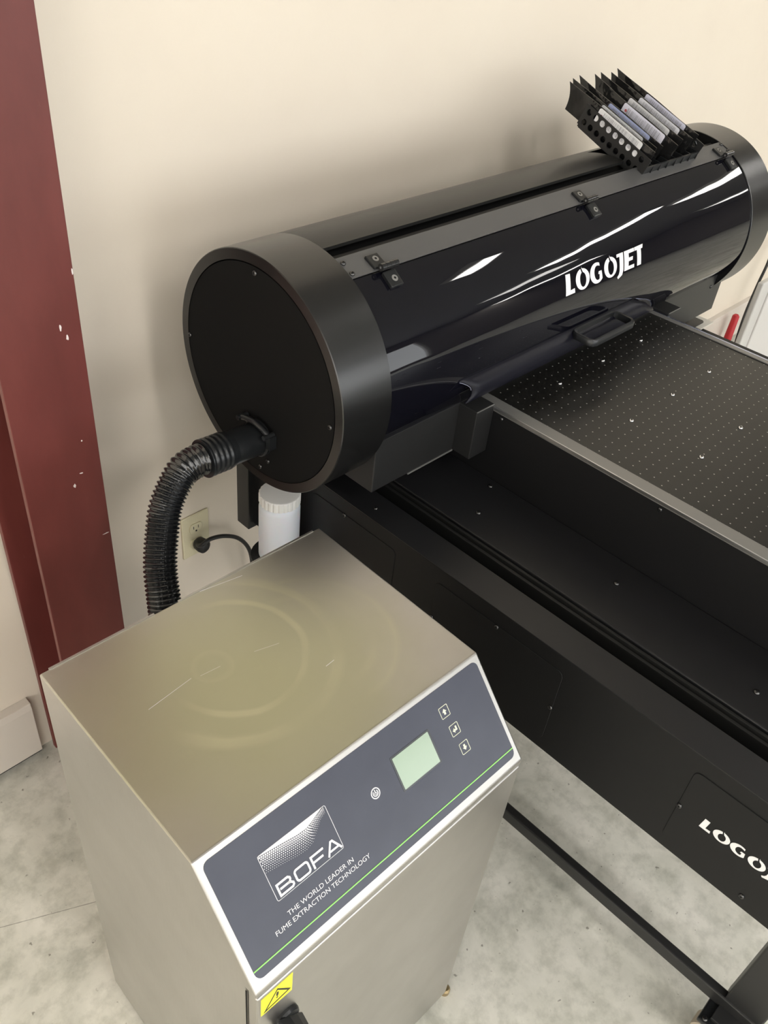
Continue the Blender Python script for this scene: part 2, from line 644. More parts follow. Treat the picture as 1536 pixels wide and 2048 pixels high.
# back rim of the sheet metal lid
bm = B()
bx(bm, .012, .150, D_ - .002, D_ + .0008, H_ - .012, H_ + .0010)
bx(bm, .185, W_ - .012, D_ - .002, D_ + .0008, H_ - .012, H_ + .0010)
obj('lid_rim', bm, M['ss'], ex)

# fine scratches on the lid
lid_in = Matrix.Translation(EX_O) @ Matrix.Rotation(EY, 4, 'Z')
lid_in.invert()
for (xa, ya_), (xb_, yb2), ww in (((.289, .554), (.350, .560), .0003), ((.360, .556), (.386, .553), .0002), ((.440, .669), (.500, .658), .0004), ((.480, .472), (.494, .473), .0004), ((.430, .545), (.461, .536), .0002)):
    a_ = Vector((xa, ya_, .8293))
    b_ = Vector((xb_, yb2, .8293))
    n_ = Vector((-(b_ - a_).y, (b_ - a_).x, 0)).normalized() * ww
    bm = B()
    vs = [bm.verts.new(lid_in @ q) for q in (a_ - n_, b_ - n_, b_ + n_, a_ + n_)]
    bm.faces.new(vs)
    obj('scratch', bm, M['white2'], body)
# slanted panel frame: u across, v down the slope
sT = Vector((0, .1005, H_))
sB = Vector((0, 0, FZ))
sd = (sB - sT).normalized()
sn = Vector((1, 0, 0)).cross(sd)
if sn.z < 0:
    sn = -sn
UK = .983


def pmx(h):   # matrix: (u, -v, 0) -> local
    return Matrix(((1, 0, 0, 0), (0, -sd.y, sn.y, sT.y + sn.y * h), (0, -sd.z, sn.z, sT.z + sn.z * h), (0, 0, 0, 1)))


def U(u):
    return .009 + (u - .0095) * UK


def panel_piece(name, polys, m, parent, h, th=.0004):
    bm = fill2d([[(U(u), -v_) for u, v_ in pl] for pl in polys])
    bmesh.ops.transform(bm, matrix=pmx(h), verts=bm.verts)
    thicken(bm, sn, th)
    return obj(name, bm, m, parent)


lab = panel_piece('control_label', [rrect(.0085, .4180, .0068, .1405, .008)], M['label'], ex, 0, .0006)
lab['label'] = 'slate grey printed control label'
hz = .0006
panel_piece('green_stripe', [[(.0085, .1293), (.4180, .1293), (.4180, .1306), (.0085, .1306)]], M['green'], lab, hz)
scf = panel_piece('screen_frame', [rrect(.2485, .3125, .0398, .0834, .001)], M['screendk'], lab, hz)
panel_piece('display_screen', [rrect(.2508, .3098, .0418, .0815, .0008)], M['screen'], scf, hz + .0004)['label'] = 'pale green display screen'


def ring_poly(cx, cy, r, n=28):
    return [(cx + r * cos(2 * pi * k / n), cy + r * sin(2 * pi * k / n)) for k in range(n)]


# keys
for i, (u, v_) in enumerate([(.3440, .0355), (.3478, .0616), (.3510, .0876)]):
    k_ = panel_piece('key_outline', [rrect(u - .0072, u + .0072, v_ - .0072, v_ + .0072, .0014), rrect(u - .0066, u + .0066, v_ - .0066, v_ + .0066, .0010)], M['key'], lab, hz)
    s = .0036
    if i == 0:
        arrow = [(0, -1), (.95, .05), (.4, .05), (.4, 1), (-.4, 1), (-.4, .05), (-.95, .05)]
    elif i == 2:
        arrow = [(0, 1), (.95, -.05), (.4, -.05), (.4, -1), (-.4, -1), (-.4, -.05), (-.95, -.05)]
    else:
        arrow = [(-1.1, .25), (-.2, -.6), (-.2, -.05), (.35, -.05), (.35, -1), (1, -1), (1, .55), (-.2, .55), (-.2, 1.1)]
    panel_piece('key_arrow', [[(u + a * s, v_ + b_ * s) for a, b_ in arrow]], M['key'], k_, hz)
# power button
pw = panel_piece('power_button', [ring_poly(.2141, .0620, .0064), ring_poly(.2141, .0620, .0052)], M['white2'], lab, hz)
arc = [(.2141 + .0034 * cos(radians(a)), .0620 + .0034 * sin(radians(a))) for a in range(-50, 231, 20)]
panel_piece('power_symbol', stroke(arc, .0010) + stroke([(.2141, .0578), (.2141, .0622)], .0011), M['white2'], pw, hz)
arc2 = [(.2141 + .0017 * cos(radians(a)), .0622 + .0017 * sin(radians(a))) for a in range(-40, 221, 26)]
panel_piece('power_symbol_core', stroke(arc2, .0006), M['white2'], pw, hz)
# logo: box, dot wave, letters
lg = panel_piece('logo_box', [rrect(.0612, .1523, .0356, .0882, .0022), rrect(.0617, .1518, .0361, .0877, .0018)], M['white2'], lab, hz)


def interp(tab, u):
    for (a, b_), (c_, d) in zip(tab, tab[1:]):
        if u <= c_:
            t = (u - a) / (c_ - a)
            t = max(0, min(1, t))
            return b_ + (d - b_) * t
    return tab[-1][1]


solid = [(.0612, .0362), (.075, .0382), (.091, .0405), (.110, .0435), (.122, .0440), (.132, .0412), (.1518, .0358)]
low = [(.0612, .0555), (.0825, .0590), (.1014, .0625), (.1130, .0635), (.1230, .0612), (.1287, .0565), (.1350, .0515), (.1411, .0465), (.1518, .0425)]
panel_piece('logo_wave', [[(u, v_) for u, v_ in solid[:-1]] + [(.1480, .0359), (.0625, .0359)]], M['white2'], lg, hz)
db = B()
nrow = 9
for r_ in range(nrow):
    t = (r_ + .7) / nrow
    u = .0630 + (.00125 if r_ % 2 else 0)
    while u < .1500:
        a, b_ = interp(solid, u), interp(low, u)
        vv = a + (b_ - a) * t
        gap = (b_ - a) / nrow
        rad = min(.00122, gap * .60) * (1.02 - .78 * t)
        ru = .00118 * (1.0 - .68 * t) * (1.0 if u < .128 else .6)
        vs = [db.verts.new((U(u + ru * cos(radians(60 * k + 30))), -(vv + rad * sin(radians(60 * k + 30))), 0)) for k in range(6)]
        db.faces.new(vs)
        u += .0025 if u < .128 else .0019
bmesh.ops.transform(db, matrix=pmx(hz + .0004), verts=db.verts)
obj('logo_dots', db, M['white2'], lg)
w = .0024
T0, T1 = .0718, .0862
bofa = []
# B
bofa += stroke([(.0669, T1), (.0669, T0 + w / 2), (.0810, T0 + w / 2), (.0832, T0 + .003), (.0832, T0 + .0048), (.0815, T0 + .0070), (.0690, T0 + .0070)], w)
bofa += stroke([(.0790, T0 + .0070), (.0825, T0 + .0076), (.0848, T0 + .0098), (.0848, T0 + .0116), (.0828, T1 - w / 2), (.0678, T1 - w / 2)], w)
# O
for r_ in stroke(rrect(.0885 + w / 2, .1085 - w / 2, T0 + w / 2, T1 - w / 2, .0030, 4), w, True):
    bofa.append(r_)
# F
bofa += stroke([(.1125, T1), (.1125, T0 + w / 2), (.1298, T0 + w / 2)], w)
bofa += stroke([(.1137, T0 + .0078), (.1270, T0 + .0078)], w)
# A
bofa += stroke([(.1318, T1), (.1400, T0 + w / 2), (.1425, T0 + w / 2), (.1505, T1)], w)
bofa += stroke([(.1355, T0 + .0104), (.1470, T0 + .0104)], w * .9)
for i, pl in enumerate(bofa):
    pass
bb = B()
for grp in ([bofa[0]], [bofa[1]], bofa[2:4], [bofa[4]], [bofa[5]], [bofa[6]], [bofa[7]]):
    f = fill2d([[(U(u), -v_) for u, v_ in pl] for pl in grp])
    join_bm(bb, f)
bmesh.ops.transform(bb, matrix=pmx(hz + .0004), verts=bb.verts)
obj('logo_lettering', bb, M['white'], lg)
bb = text_bm('THE WORLD LEADER IN', U(.0650), U(.1560), -.1078, -.1026)
join_bm(bb, text_bm('FUME EXTRACTION TECHNOLOGY', U(.0450), U(.1762), -.1168, -.1116))
bmesh.ops.transform(bb, matrix=pmx(hz + .0004), verts=bb.verts)
obj('tagline_lettering', bb, M['white2'], lab)
# warning sticker and lock knob on the door
def door_piece(name, polys, m, parent, h, th=.0003):
    bm = fill2d(polys)
    bmesh.ops.transform(bm, matrix=Matrix(((1, 0, 0, 0), (0, 0, -1, -h), (0, 1, 0, 0), (0, 0, 0, 1))), verts=bm.verts)
    thicken(bm, (0, -1, 0), th)
    return obj(name, bm, m, parent)


stk = door_piece('warning_sticker', [[(.0058, .6590), (.0058, .6985), (.0464, .6985), (.0464, .6565)]], M['yellow'], door, .0010)
stk['label'] = 'yellow warning sticker with black triangle'
door_piece('warning_triangle', [[(.0090, .6615), (.0265, .6935), (.0445, .6650)], [(.0125, .6640), (.0265, .6900), (.0405, .6668)]], M['ink'], stk, .0013)
door_piece('warning_mark', [[(.0254, .6845), (.0278, .6845), (.0282, .6800), (.0272, .6755), (.0258, .6755), (.0250, .6800)], ring_poly(.0263, .6725, .0012, 12)], M['ink'], stk, .0013)
kb = B()
kc = Vector((.0385, 0, .6010))
lathe(kb, kc, (0, -1, 0), [(0, .0165), (.004, .0168), (.007, .0155), (.0075, .011)], 28)
obj('lock_base', kb, M['plastic'], door)
kb = B()
ang = radians(-48)
for a, z in ((0.0, 0), ):
    prof = [(-.0255, -.0045), (-.0235, -.0060), (-.008, -.0085), (.008, -.0085), (.0235, -.0060), (.0255, -.0045), (.0255, .0045), (.0235, .0060), (.008, .0085), (-.008, .0085), (-.0235, .0060), (-.0255, .0045)]
    lo = [kb.verts.new((kc.x + p * cos(ang) - q * sin(ang), -.006, kc.z + p * sin(ang) + q * cos(ang))) for p, q in prof]
    hi = [kb.verts.new((kc.x + p * .86 * cos(ang) - q * .8 * sin(ang), -.022, kc.z + p * .86 * sin(ang) + q * .8 * cos(ang))) for p, q in prof]
    for k in range(12):
        kb.faces.new((lo[k], lo[(k + 1) % 12], hi[(k + 1) % 12], hi[k]))
    kb.faces.new(lo)
    kb.faces.new(hi[::-1])
kn = obj('lock_knob', kb, M['plastic'], door, bevel=.0015)
# dark reveal between the door and the left side
bm = box(-.0004, .0006, .0150, .0162, .016, .700)
obj('door_gap', bm, M['void'], ex)

# ------------------------------------------------------------------ flatbed printer
PO = Vector((.82, .3, 0))
pr = thing('flatbed_printer', 'large black flatbed printer with a glossy drum-shaped gantry and perforated table', 'printer', PO)
CY, CZ, RD = .884, .950, .190


def P(name, bm, m, parent=None, **k):
    return obj(name, bm, m, parent or pr, PO, **k)


def screw_mesh(r):
    bm = B()
    lathe(bm, (0, 0, 0), (0, 0, 1), [(0, r), (r * .25, r * .97), (r * .5, r * .8), (r * .62, r * .5), (r * .62, r * .45)], 16)
    bmesh.ops.recalc_face_normals(bm, faces=bm.faces)
    n0 = len(bm.faces)
    lathe(bm, (0, 0, r * .55), (0, 0, 1), [(0, r * .42), (r * .1, r * .42)], 6)
    me = bpy.data.meshes.new('screw')
    bm.to_mesh(me)
    bm.free()
    me.materials.append(M['screw'])
    me.materials.append(M['void'])
    for p in me.polygons:
        if p.index >= n0:
            p.material_index = 1
        else:
            p.use_smooth = True
    return me


SCR = screw_mesh(.0042)
SCRB = screw_mesh(.0052)
SCRT = screw_mesh(.0046)
SCRT.materials[0] = M['steel']


def screw(parent, loc, n, me=None):
    o = bpy.data.objects.new('screw', me or SCR)
    COL.objects.link(o)
    o.parent = parent
    o.location = Vector(loc) - PO
    o.rotation_euler = Vector(n).to_track_quat('Z', 'Y').to_euler()
    return o


YN = -.139      # near end of the frame body
XS = .82        # left side panel plane
ZT = .712
# frame body
bm = B()
bx(bm, XS, .878, YN - .02, 1.06, .506, ZT)
frame = P('frame_side', bm, M['side'], bevel=.0015)
bm = B()
bx(bm, XS + .0004, .878, YN - .02, 1.06, ZT, ZT + .0012)
P('frame_top', bm, M['top'])
bm = B()
bx(bm, .878, .917, YN - .02, 1.02, .60, .678)
P('channel', bm, M['void'])
bm = B()
bx(bm, .9085, .9145, YN - .02, 1.0, .60, .706)
bx(bm, .917, .922, YN - .02, 1.0, .60, .711)
P('guide_rail', bm, M['anod'], bevel=.0006)
bm = B()
bx(bm, .926, 1.067, YN - .02, 1.02, .60, ZT + .002)
tray = P('tray', bm, M['top'], bevel=.002)
bm = B()
bx(bm, 1.067, 1.648, YN - .02, 1.02, .60, .70)
P('underbody', bm, M['void'])
bm = B()
bx(bm, 1.656, 1.98, -.16, 1.02, .506, ZT)
P('frame_side', bm, M['side'], bevel=.0015)
for q in [(1.049, .657), (.974, .622), (1.012, .367), (.978, .111), (1.040, .045)]:
    screw(tray, (q[0], q[1], ZT + .002), (0, 0, 1), SCRB)
screw(tray, (.845, .742, ZT + .001), (0, 0, 1))
# access panels with rounded corners
for cy_ in (.7145 - .0005, .4490, -.0160):
    y0, y1, z0, z1 = cy_ - .125, cy_ + .125, .5275, .6835
    if cy_ > .6:
        y0, y1 = .665, .87
    poly = rrect(y0, y1, z0, z1, .010)
    bm = B()
    vs = [bm.verts.new((XS - .0012, y, z)) for y, z in poly]
    bm.faces.new(vs)
    thicken(bm, (1, 0, 0), .0016)
    ap = P('access_panel', bm, M['side'], bevel=.0004, seg=1)
    if cy_ > .6:
        sl = [(.789, .605), (.788, .682)]
    else:
        sl = [(cy_ + .122, .605), (cy_, .681), (cy_ - .122, .605), (cy_, .531)]
    for y, z in sl:
        screw(ap, (XS - .0012, y, z), (-1, 0, 0))
    # dark seam round the panel
    ring = B()
    o_ = rrect(y0 - .0007, y1 + .0007, z0 - .0007, z1 + .0007, .0107)
    a = [ring.verts.new((XS - .0002, y, z)) for y, z in o_]
    b_ = [ring.verts.new((XS - .0002, y, z)) for y, z in poly]
    for k in range(len(a)):
        ring.faces.new((a[k], a[(k + 1) % len(a)], b_[(k + 1) % len(a)], b_[k]))
    P('panel_seam', ring, M['void'])
    if cy_ < 0:
        logo_panel = ap

# ---- lettering of the maker's mark, cap height 1, total width 7.3
def logo_glyphs():
    G = []

    def ell(cx, cy, rx, ry, a0, a1, n=26):
        return [(cx + rx * cos(radians(a0 + (a1 - a0) * k / n)), cy + ry * sin(radians(a0 + (a1 - a0) * k / n))) for k in range(n + 1)]
    # L
    G.append([[(0, 0), (.14, 1.02), (.52, 1.0), (.42, .20), (.78, .23), (.80, 0)]])

    def O(x):
        cx = x + .60
        outer = ell(cx, .50, .60, .52, 99, 447, 34)
        inner = ell(cx + .03, .47, .27, .36, 438, 104, 30)
        return [outer + [(cx + .04, 1.12), (cx + .0, 1.02)] + inner]
    G.append(O(.92))
    # G
    cx = 2.80
    outer = ell(cx, .50, .62, .52, 62, 318, 26)
    inner = ell(cx + .06, .50, .30, .36, 300, 75, 20)
    G.append([outer + [(3.22, .55), (2.96, .55), (2.90, .42), (3.02, .40), (3.00, .22)] + inner + [(3.00, .84), (3.10, .80)]])
    G.append(O(3.46))
    # J
    G.append([[(4.72, 1.0), (5.34, 1.0), (5.24, .10), (5.12, -.14), (4.72, -.28), (4.64, -.16), (4.80, -.04), (4.88, .12), (4.96, .84), (4.70, .84)]])
    # E
    G.append([[(5.32, 0), (5.44, 1.0), (6.42, 1.0), (6.40, .82), (5.86, .82), (5.84, .60), (6.24, .60), (6.20, .42), (5.80, .42), (5.76, .18), (6.32, .18), (6.30, 0)]])
    # T
    G.append([[(6.44, .82), (6.46, 1.0), (7.32, 1.02), (7.24, .82), (7.08, .82), (7.00, 0), (6.60, 0), (6.68, .82)]])
    return G


def logo_bm():
    bm = B()
    for g_ in logo_glyphs():
        join_bm(bm, fill2d(g_))
    return bm


# on the side panel: u runs toward -Y
bm = logo_bm()
s = .0200
for v_ in bm.verts:
    u, h = v_.co.x, v_.co.y
    v_.co = Vector((XS - .0014, .0728 - u * s, .5962 + h * s))
thicken(bm, (-1, 0, 0), .0004)
P('logo_lettering', bm, M['white'], logo_panel)['label'] = 'white lettering on the access panel'

# lower stand
bm = B()
bx(bm, .927, .945, -.15, .93, .100, .131)
P('floor_beam', bm, M['satin'], bevel=.003)
for (x0, x1, y0, y1) in ((.897, .975, -.150, -.085), (.897, .975, .86, .93), (1.80, 1.88, -.150, -.085), (1.80, 1.88, .86, .93)):
    bm = B()
    bx(bm, x0 + .033 if x0 < 1 else x0, x1, y0, y1, .108, .506)
    P('leg', bm, M['satin'], bevel=.003)
    bm = B()
    bx(bm, x0, x1, y0, y1, .100, .108)
    cp = P('caster_plate', bm, M['satin'], bevel=.001)
# beam on the far side and cross beams
bm = B()
bx(bm, 1.86, 1.878, -.15, .93, .100, .131)
P('floor_beam', bm, M['satin'], bevel=.003)
for cx_, cy_ in ((.915, -.105), (.935, .895), (1.84, -.118), (1.84, .895)):
    bm = B()
    bx(bm, cx_ - .031, cx_ + .045, cy_ - .040, cy_ + .036, .090, .100)
    fork = P('caster', bm, M['plastic'], bevel=.003)
    for fx in (-.028, .024):
        bm = B()
        bx(bm, cx_ + fx, cx_ + fx + .004, cy_ - .018, cy_ + .018, .030, .091)
        P('caster_fork', bm, M['steel'], fork)
    bm = B()
    lathe(bm, (cx_ - .019, cy_, .038), (1, 0, 0), [(0, .032), (.004, .038), (.034, .038), (.038, .032)], 28)
    P('caster_wheel', bm, mat('cream_wheel', (.50, .43, .33), .5), fork)
    for dx, dy in ((-.023, .026), (.037, .026), (-.023, -.030), (.037, -.030)):
        s_ = screw(fork, (cx_ + dx, cy_ + dy, .1001), (0, 0, 1), SCRB)

# vacuum table
bm = B()
bx(bm, 1.0675, 1.648, -.18, .80, .702, .8515)
P('table_side', bm, M['side'], bevel=.001)
bm = B()
bx(bm, 1.070, 1.645, -.18, .80, .8515, .8535)
tb = P('table_top', bm, M['table'])
for x in (1.0695, 1.6465):
    pass
bm = B()
bx(bm, 1.0665, 1.0925, -.18, .80, .8535, .8560)
bx(bm, 1.0665, 1.0690, -.18, .80, .8470, .8535)
P('table_rail', bm, M['alu_dk'], bevel=.0008)
bm = B()
bx(bm, 1.0650, 1.0668, -.18, .80, .8500, .8562)
P('rail_edge', bm, M['alu'], bevel=.0004)
bm = B()
bx(bm, 1.6370, 1.6490, -.18, .80, .8535, .8560)
P('table_rail', bm, M['alu_dk'], bevel=.0008)
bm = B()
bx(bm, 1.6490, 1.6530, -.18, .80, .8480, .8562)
P('rail_edge', bm, mat('bluish_alu', (.55, .60, .78), .25, 1), bevel=.0004)  # bluer tint than the left rail edge
for x in (1.229, 1.3695, 1.5075):
    for y in (.672, .520, .385, .24, .10):
        s_ = screw(tb, (x, y, .8535), (0, 0, 1))
        s_.data = SCRT
for y in (.675, .363, .05):
    screw(pr, (1.0674, y, .8395), (-1, 0, 0))
# loops under: brackets and gantry box
bm = B()
bx(bm, XS, 1.985, .733, 1.03, .764, .8625)
gb = P('gantry_box', bm, M['satin'], bevel=.0016)
bm = B()
bx(bm, .905, 1.02, .7312, .7335, .7625, .7650)
P('box_lip', bm, M['alu_dk'], bevel=.0005)
for x0, x1 in ((1.020, 1.0672), (1.6550, 1.7050)):
    bm = B()
    bx(bm, x0, x1, .694, .78, .764, .861)
    P('table_bracket', bm, M['satin'], bevel=.0016)
    bm = B()
    bx(bm, x0 + .001, x1 - .001, .6936, .6950, .8597, .8613)
    P('bracket_edge', bm, M['alu_dk'])
screw(gb, (1.93, .733, .835), (0, -1, 0))
# rear support post left of the bottle, and rear panel
bm = B()
bx(bm, .800, .86, 1.030, 1.066, .497, .80)
P('rear_post', bm, M['satin'], bevel=.0015)
bm = B()
bx(bm, .815, .88, .94, 1.034, .505, .80)
P('rear_panel', bm, M['side'], bevel=.0015)
bm = B()
bx(bm, 1.60, 2.0, .94, 1.034, .505, .80)
P('rear_panel', bm, M['side'], bevel=.0015)
# cream L plate at the right end
bm = B()
poly = [(2.015, .728), (2.015, .771), (1.985, .771), (1.985, .747), (1.95, .747), (1.95, .728)]
vs = [bm.verts.new((x, y, .7195)) for x, y in poly]
bm.faces.new(vs)
thicken(bm, (0, 0, 1), .002)
P('corner_plate', bm, M['cream'])['label'] = 'cream corner plate'
bm = B()
vs = [bm.verts.new((x, y, .7205)) for x, y in [(1.92, .742), (1.988, .742), (1.993, .747), (1.993, .80), (1.92, .80)]]
bm.faces.new(vs)
thicken(bm, (0, 0, 1), .004)
P('corner_pad', bm, M['rubber'])

# ---- gantry drum
def circ(r, n=72, y=CY, z=CZ):
    return [(y - r * cos(2 * pi * k / n), z + r * sin(2 * pi * k / n)) for k in range(n)]


bm = B()
x0, x1 = .7045, .800
lathe(bm, (x0, CY, CZ), (1, 0, 0), [(0, .1735), (0, RD - .0012), (.0012, RD), (x1 - x0, RD), (x1 - x0, RD - .006), (.006, RD - .006), (.004, .1735)], 128, caps=False)
drum_l = P('drum_cap', bm, M['drum'], smooth=35)
bm = B()
lathe(bm, (x0 + .0006, CY + .001, CZ - .001), (1, 0, 0), [(0, .1722), (.006, .1722)], 96)
fp = P('face_plate', bm, M['face'], drum_l, smooth=30)
for y, z in [(.888, 1.1125), (1.0535, .946), (.7205, .946), (.875, .7875), (.856, .8085)]:
    screw(fp, (x0 + .0006, y, z), (-1, 0, 0))
x0r, x1r = 1.946, 2.050
bm = B()
lathe(bm, (x0r, CY, CZ), (1, 0, 0), [(.004, .10), (0, RD - .001), (.001, RD), (x1r - x0r - .001, RD), (x1r - x0r, RD - .001)], 128)
P('drum_cap', bm, M['drum'], smooth=35)
# inner core (dark) and strips
bm = B()
lathe(bm, (.79, CY, CZ), (1, 0, 0), [(0, .168), (1.17, .168)], 64)
P('gantry_core', bm, M['void'], smooth=30)


def arc_shell(bm, a0, a1, r0, r1, xa, xb, n):
    """shell between two radii, a in degrees from -Y toward +Z"""
    prof = []
    for k in range(n + 1):
        a = radians(a0 + (a1 - a0) * k / n)
        prof.append((CY - r1 * cos(a), CZ + r1 * sin(a)))
    for k in range(n, -1, -1):
        a = radians(a0 + (a1 - a0) * k / n)
        prof.append((CY - r0 * cos(a), CZ + r0 * sin(a)))
    prism_x(bm, prof, xa, xb)


def on_arc(a, r, x=0):
    a = radians(a)
    return Vector((x, CY - r * cos(a), CZ + r * sin(a)))


# rear cover: from the slot over the back and down
bm = B()
arc_shell(bm, 81.5, 107, .184, .1895, .800, 1.592, 10)
arc_shell(bm, 107, 212, .184, .1895, .800, 1.946, 30)
P('rear_cover', bm, M['anod'], smooth=30)
# inner ledge in the slot
bm = B()
arc_shell(bm, 76, 79, .170, .178, .800, 1.946, 2)
P('slot_ledge', bm, M['anod'])
# hinge strip (flat bar)
bm = B()
pa, pb = on_arc(73.6, .1895), on_arc(61.3, .1895)
ia, ib = on_arc(73.2, .185), on_arc(61.7, .185)
prism_x(bm, [(pa.y, pa.z), (pb.y, pb.z), (ib.y, ib.z), (ia.y, ia.z)], .800, 1.946)
strip = P('hinge_strip', bm, mat('grey_anodised_strip', (.085, .085, .085), .36), bevel=.0006)
for x, a in ((.8065, 70), (.8065, 63.6), (1.9415, 71.2), (1.9415, 64.6)):
    p = on_arc(a, .1893, x)
    nn = on_arc(67.4, 1) - Vector((0, CY, CZ))
    screw(strip, p, nn).data = SCR
# glossy cover
AL = -30.0
bm = B()
rows = []
xs_ = [.786 + (1.9495 - .786) * k / 48 for k in range(49)]
arcs = [60.9 - (60.9 - AL) * k / 60 for k in range(61)]
for a in arcs:
    r = .1875 if a > -6 else .1875 - .012 * min(1, (-6 - a) / 24) ** 1.5
    rows.append([bm.verts.new(on_arc(a, r, x)) for x in xs_])
for ra, rb in zip(rows, rows[1:]):
    for k in range(48):
        bm.faces.new((ra[k], ra[k + 1], rb[k + 1], rb[k]))
cover = P('glossy_cover', bm, M['acryl'], smooth=60)
cover['label'] = 'glossy black curved cover'
# white lettering wrapped round the cover
bm = logo_bm()
for zc in [k * .125 for k in range(-3, 10)]:
    bmesh.ops.bisect_plane(bm, geom=list(bm.verts) + list(bm.edges) + list(bm.faces), plane_co=(0, zc, 0), plane_no=(0, 1, 0))
s = .0351
for v_ in bm.verts:
    u, h = v_.co.x, v_.co.y
    a = 17.95 + h * 10.65
    v_.co = on_arc(a, .1880, 1.2350 + u * s)
P('logo_lettering', bm, M['white'], cover)['label'] = 'white lettering on the glossy cover'
# front lip: crest, nose, hem
Lc = [(.9555, .7000, .9400), (.9680, .6920, .9355), (.9760, .6860, .9290), (.9760, .6835, .9190), (.9700, .6835, .9120), (.9650, .6850, .9060)]
Rc = [(1.4650, .7000, .9400), (1.4860, .6920, .9355), (1.5060, .6860, .9290), (1.5250, .6835, .9190), (1.5370, .6835, .9120), (1.5460, .6850, .9060)]
Lp, Rp = catmull(Lc, 5), catmull(Rc, 5)
bm = B()
rows = []
for a, b_ in zip(Lp, Rp):
    rows.append([bm.verts.new(a.lerp(b_, k / 24)) for k in range(25)])
for ra, rb in zip(rows, rows[1:]):
    for k in range(24):
        bm.faces.new((ra[k], ra[k + 1], rb[k + 1], rb[k]))
lip = P('front_lip', bm, M['lipm'], smooth=60)
md = lip.modifiers.new('thick', 'SOLIDIFY')
md.thickness = .003
bm = B()
tube(bm, [a for a in (Lp[0], Rp[0])], .0006, 8)
P('lip_crease', bm, M['edge'], lip, smooth=60)
bm = B()
tube(bm, Lp[:13], .0005, 8)
tube(bm, Rp[:24], .0005, 8)
P('lip_end_edge', bm, mat('edge_highlight', (.30, .31, .40), .2), lip, smooth=60)  # highlight along the lip ends put into paler tubes
# handle: rounded rectangular loop reaching forward from the lip
hp = []
ya, yb_, za, zb_ = .690, .645, .938, .9365
loop = rrect(1.2600, 1.3990, yb_, ya, .012, 6)
hb = B()
rings = []
nl = len(loop)
for i, (x, y) in enumerate(loop):
    t = (ya - y) / (ya - yb_)
    z = za + (zb_ - za) * t - .010 * max(0, 1 - t * 1.6) * 0
    a = Vector(loop[i - 1])
    c_ = Vector(loop[(i + 1) % nl])
    d = (c_ - a).normalized()
    nrm = Vector((d.y, -d.x))
    cs = [(-.0035, 0), (-.0030, .0045), (.0015, .0050), (.0035, .0020), (.0030, -.0075), (-.0030, -.0085)]
    rings.append([hb.verts.new((x + nrm.x * p, y + nrm.y * p, z + q)) for p, q in cs])
for i in range(nl):
    a, b_ = rings[i], rings[(i + 1) % nl]
    for k in range(6):
        hb.faces.new((a[k], b_[k], b_[(k + 1) % 6], a[(k + 1) % 6]))
P('lid_handle', hb, M['plastic'], cover, smooth=50)
# hinges
def hinge(x):
    bm = B()

    def plate(a0, a1, x0, x1, rr=.0):
        r0, r1 = .1878, .1930
        if a1 < 60:
            r0, r1 = .1872, .1945
        p = [on_arc(a0, r0), on_arc(a1, r0), on_arc(a1, r1), on_arc(a0, r1)]
        prism_x(bm, [(q.y, q.z) for q in p], x0, x1)
    plate(69.6, 62.2, x - .0165, x + .0085)
    h = P('hinge', bm, M['plastic'], cover, bevel=.0016, seg=3)
    bm = B()
    p0 = on_arc(60.7, .1985, x - .0125)
    lathe(bm, p0, (1, 0, 0), [(0, .0054), (.0078, .0054), (.0080, .0046), (.0084, .0046), (.0086, .0054), (.0164, .0054), (.0166, .0046), (.0170, .0046), (.0172, .0054), (.0250, .0054), (.0252, .0046), (.0256, .0046), (.0258, .0054), (.0330, .0054)], 20)
    P('hinge_knuckle', bm, mat('polished_black', (.05, .05, .05), .12, .6), h, smooth=30)
    bm = B()
    lathe(bm, p0 - Vector((.0008, 0, 0)), (1, 0, 0), [(0, .0018), (.001, .0018)], 12)
    P('hinge_pin', bm, M['steel'], h)
    bm = B()
    p = [on_arc(59.2, .1872), on_arc(51.4, .1872), on_arc(51.4, .1945), on_arc(59.2, .1945)]
    prism_x(bm, [(q.y, q.z) for q in p], x - .010, x + .0145)
    lf = P('hinge_leaf', bm, M['plastic'], h, bevel=.0018, seg=3)
    sm = SCRB
    for a, xx, rr in ((66.6, x - .003, .1925), (55.0, x + .0035, .1942)):
        pp = on_arc(a, rr, xx)
        screw(h, pp, on_arc(a, 1) - Vector((0, CY, CZ)), SCRF)
    return h


SCRF = bpy.data.meshes.new('screw')
bm = B()
lathe(bm, (0, 0, 0), (0, 0, 1), [(0, .0052), (.0007, .0050)], 24)
n0 = len(bm.faces)
lathe(bm, (0, 0, .0006), (0, 0, 1), [(0, .0021), (.0003, .0021)], 6)
bmesh.ops.recalc_face_normals(bm, faces=bm.faces)
bm.to_mesh(SCRF)
bm.free()
SCRF.materials.append(mat('grey_zinc', (.26, .255, .24), .45, .3))
SCRF.materials.append(M['void'])
for p in SCRF.polygons:
    if p.index >= n0:
        p.material_index = 1
for x in (.8625, 1.3790, 1.9080):
    hinge(x)

# ---- ink rack with its perforated side plate
RK = .356       # slope: rises toward the wall
ru = Vector((0, .934, .357)).normalized()      # along the rack, up and back
rn = Vector((0, -.357, .934)).normalized()
R0 = Vector((1.598, .8170, 1.1095))            # lower front corner of the plate


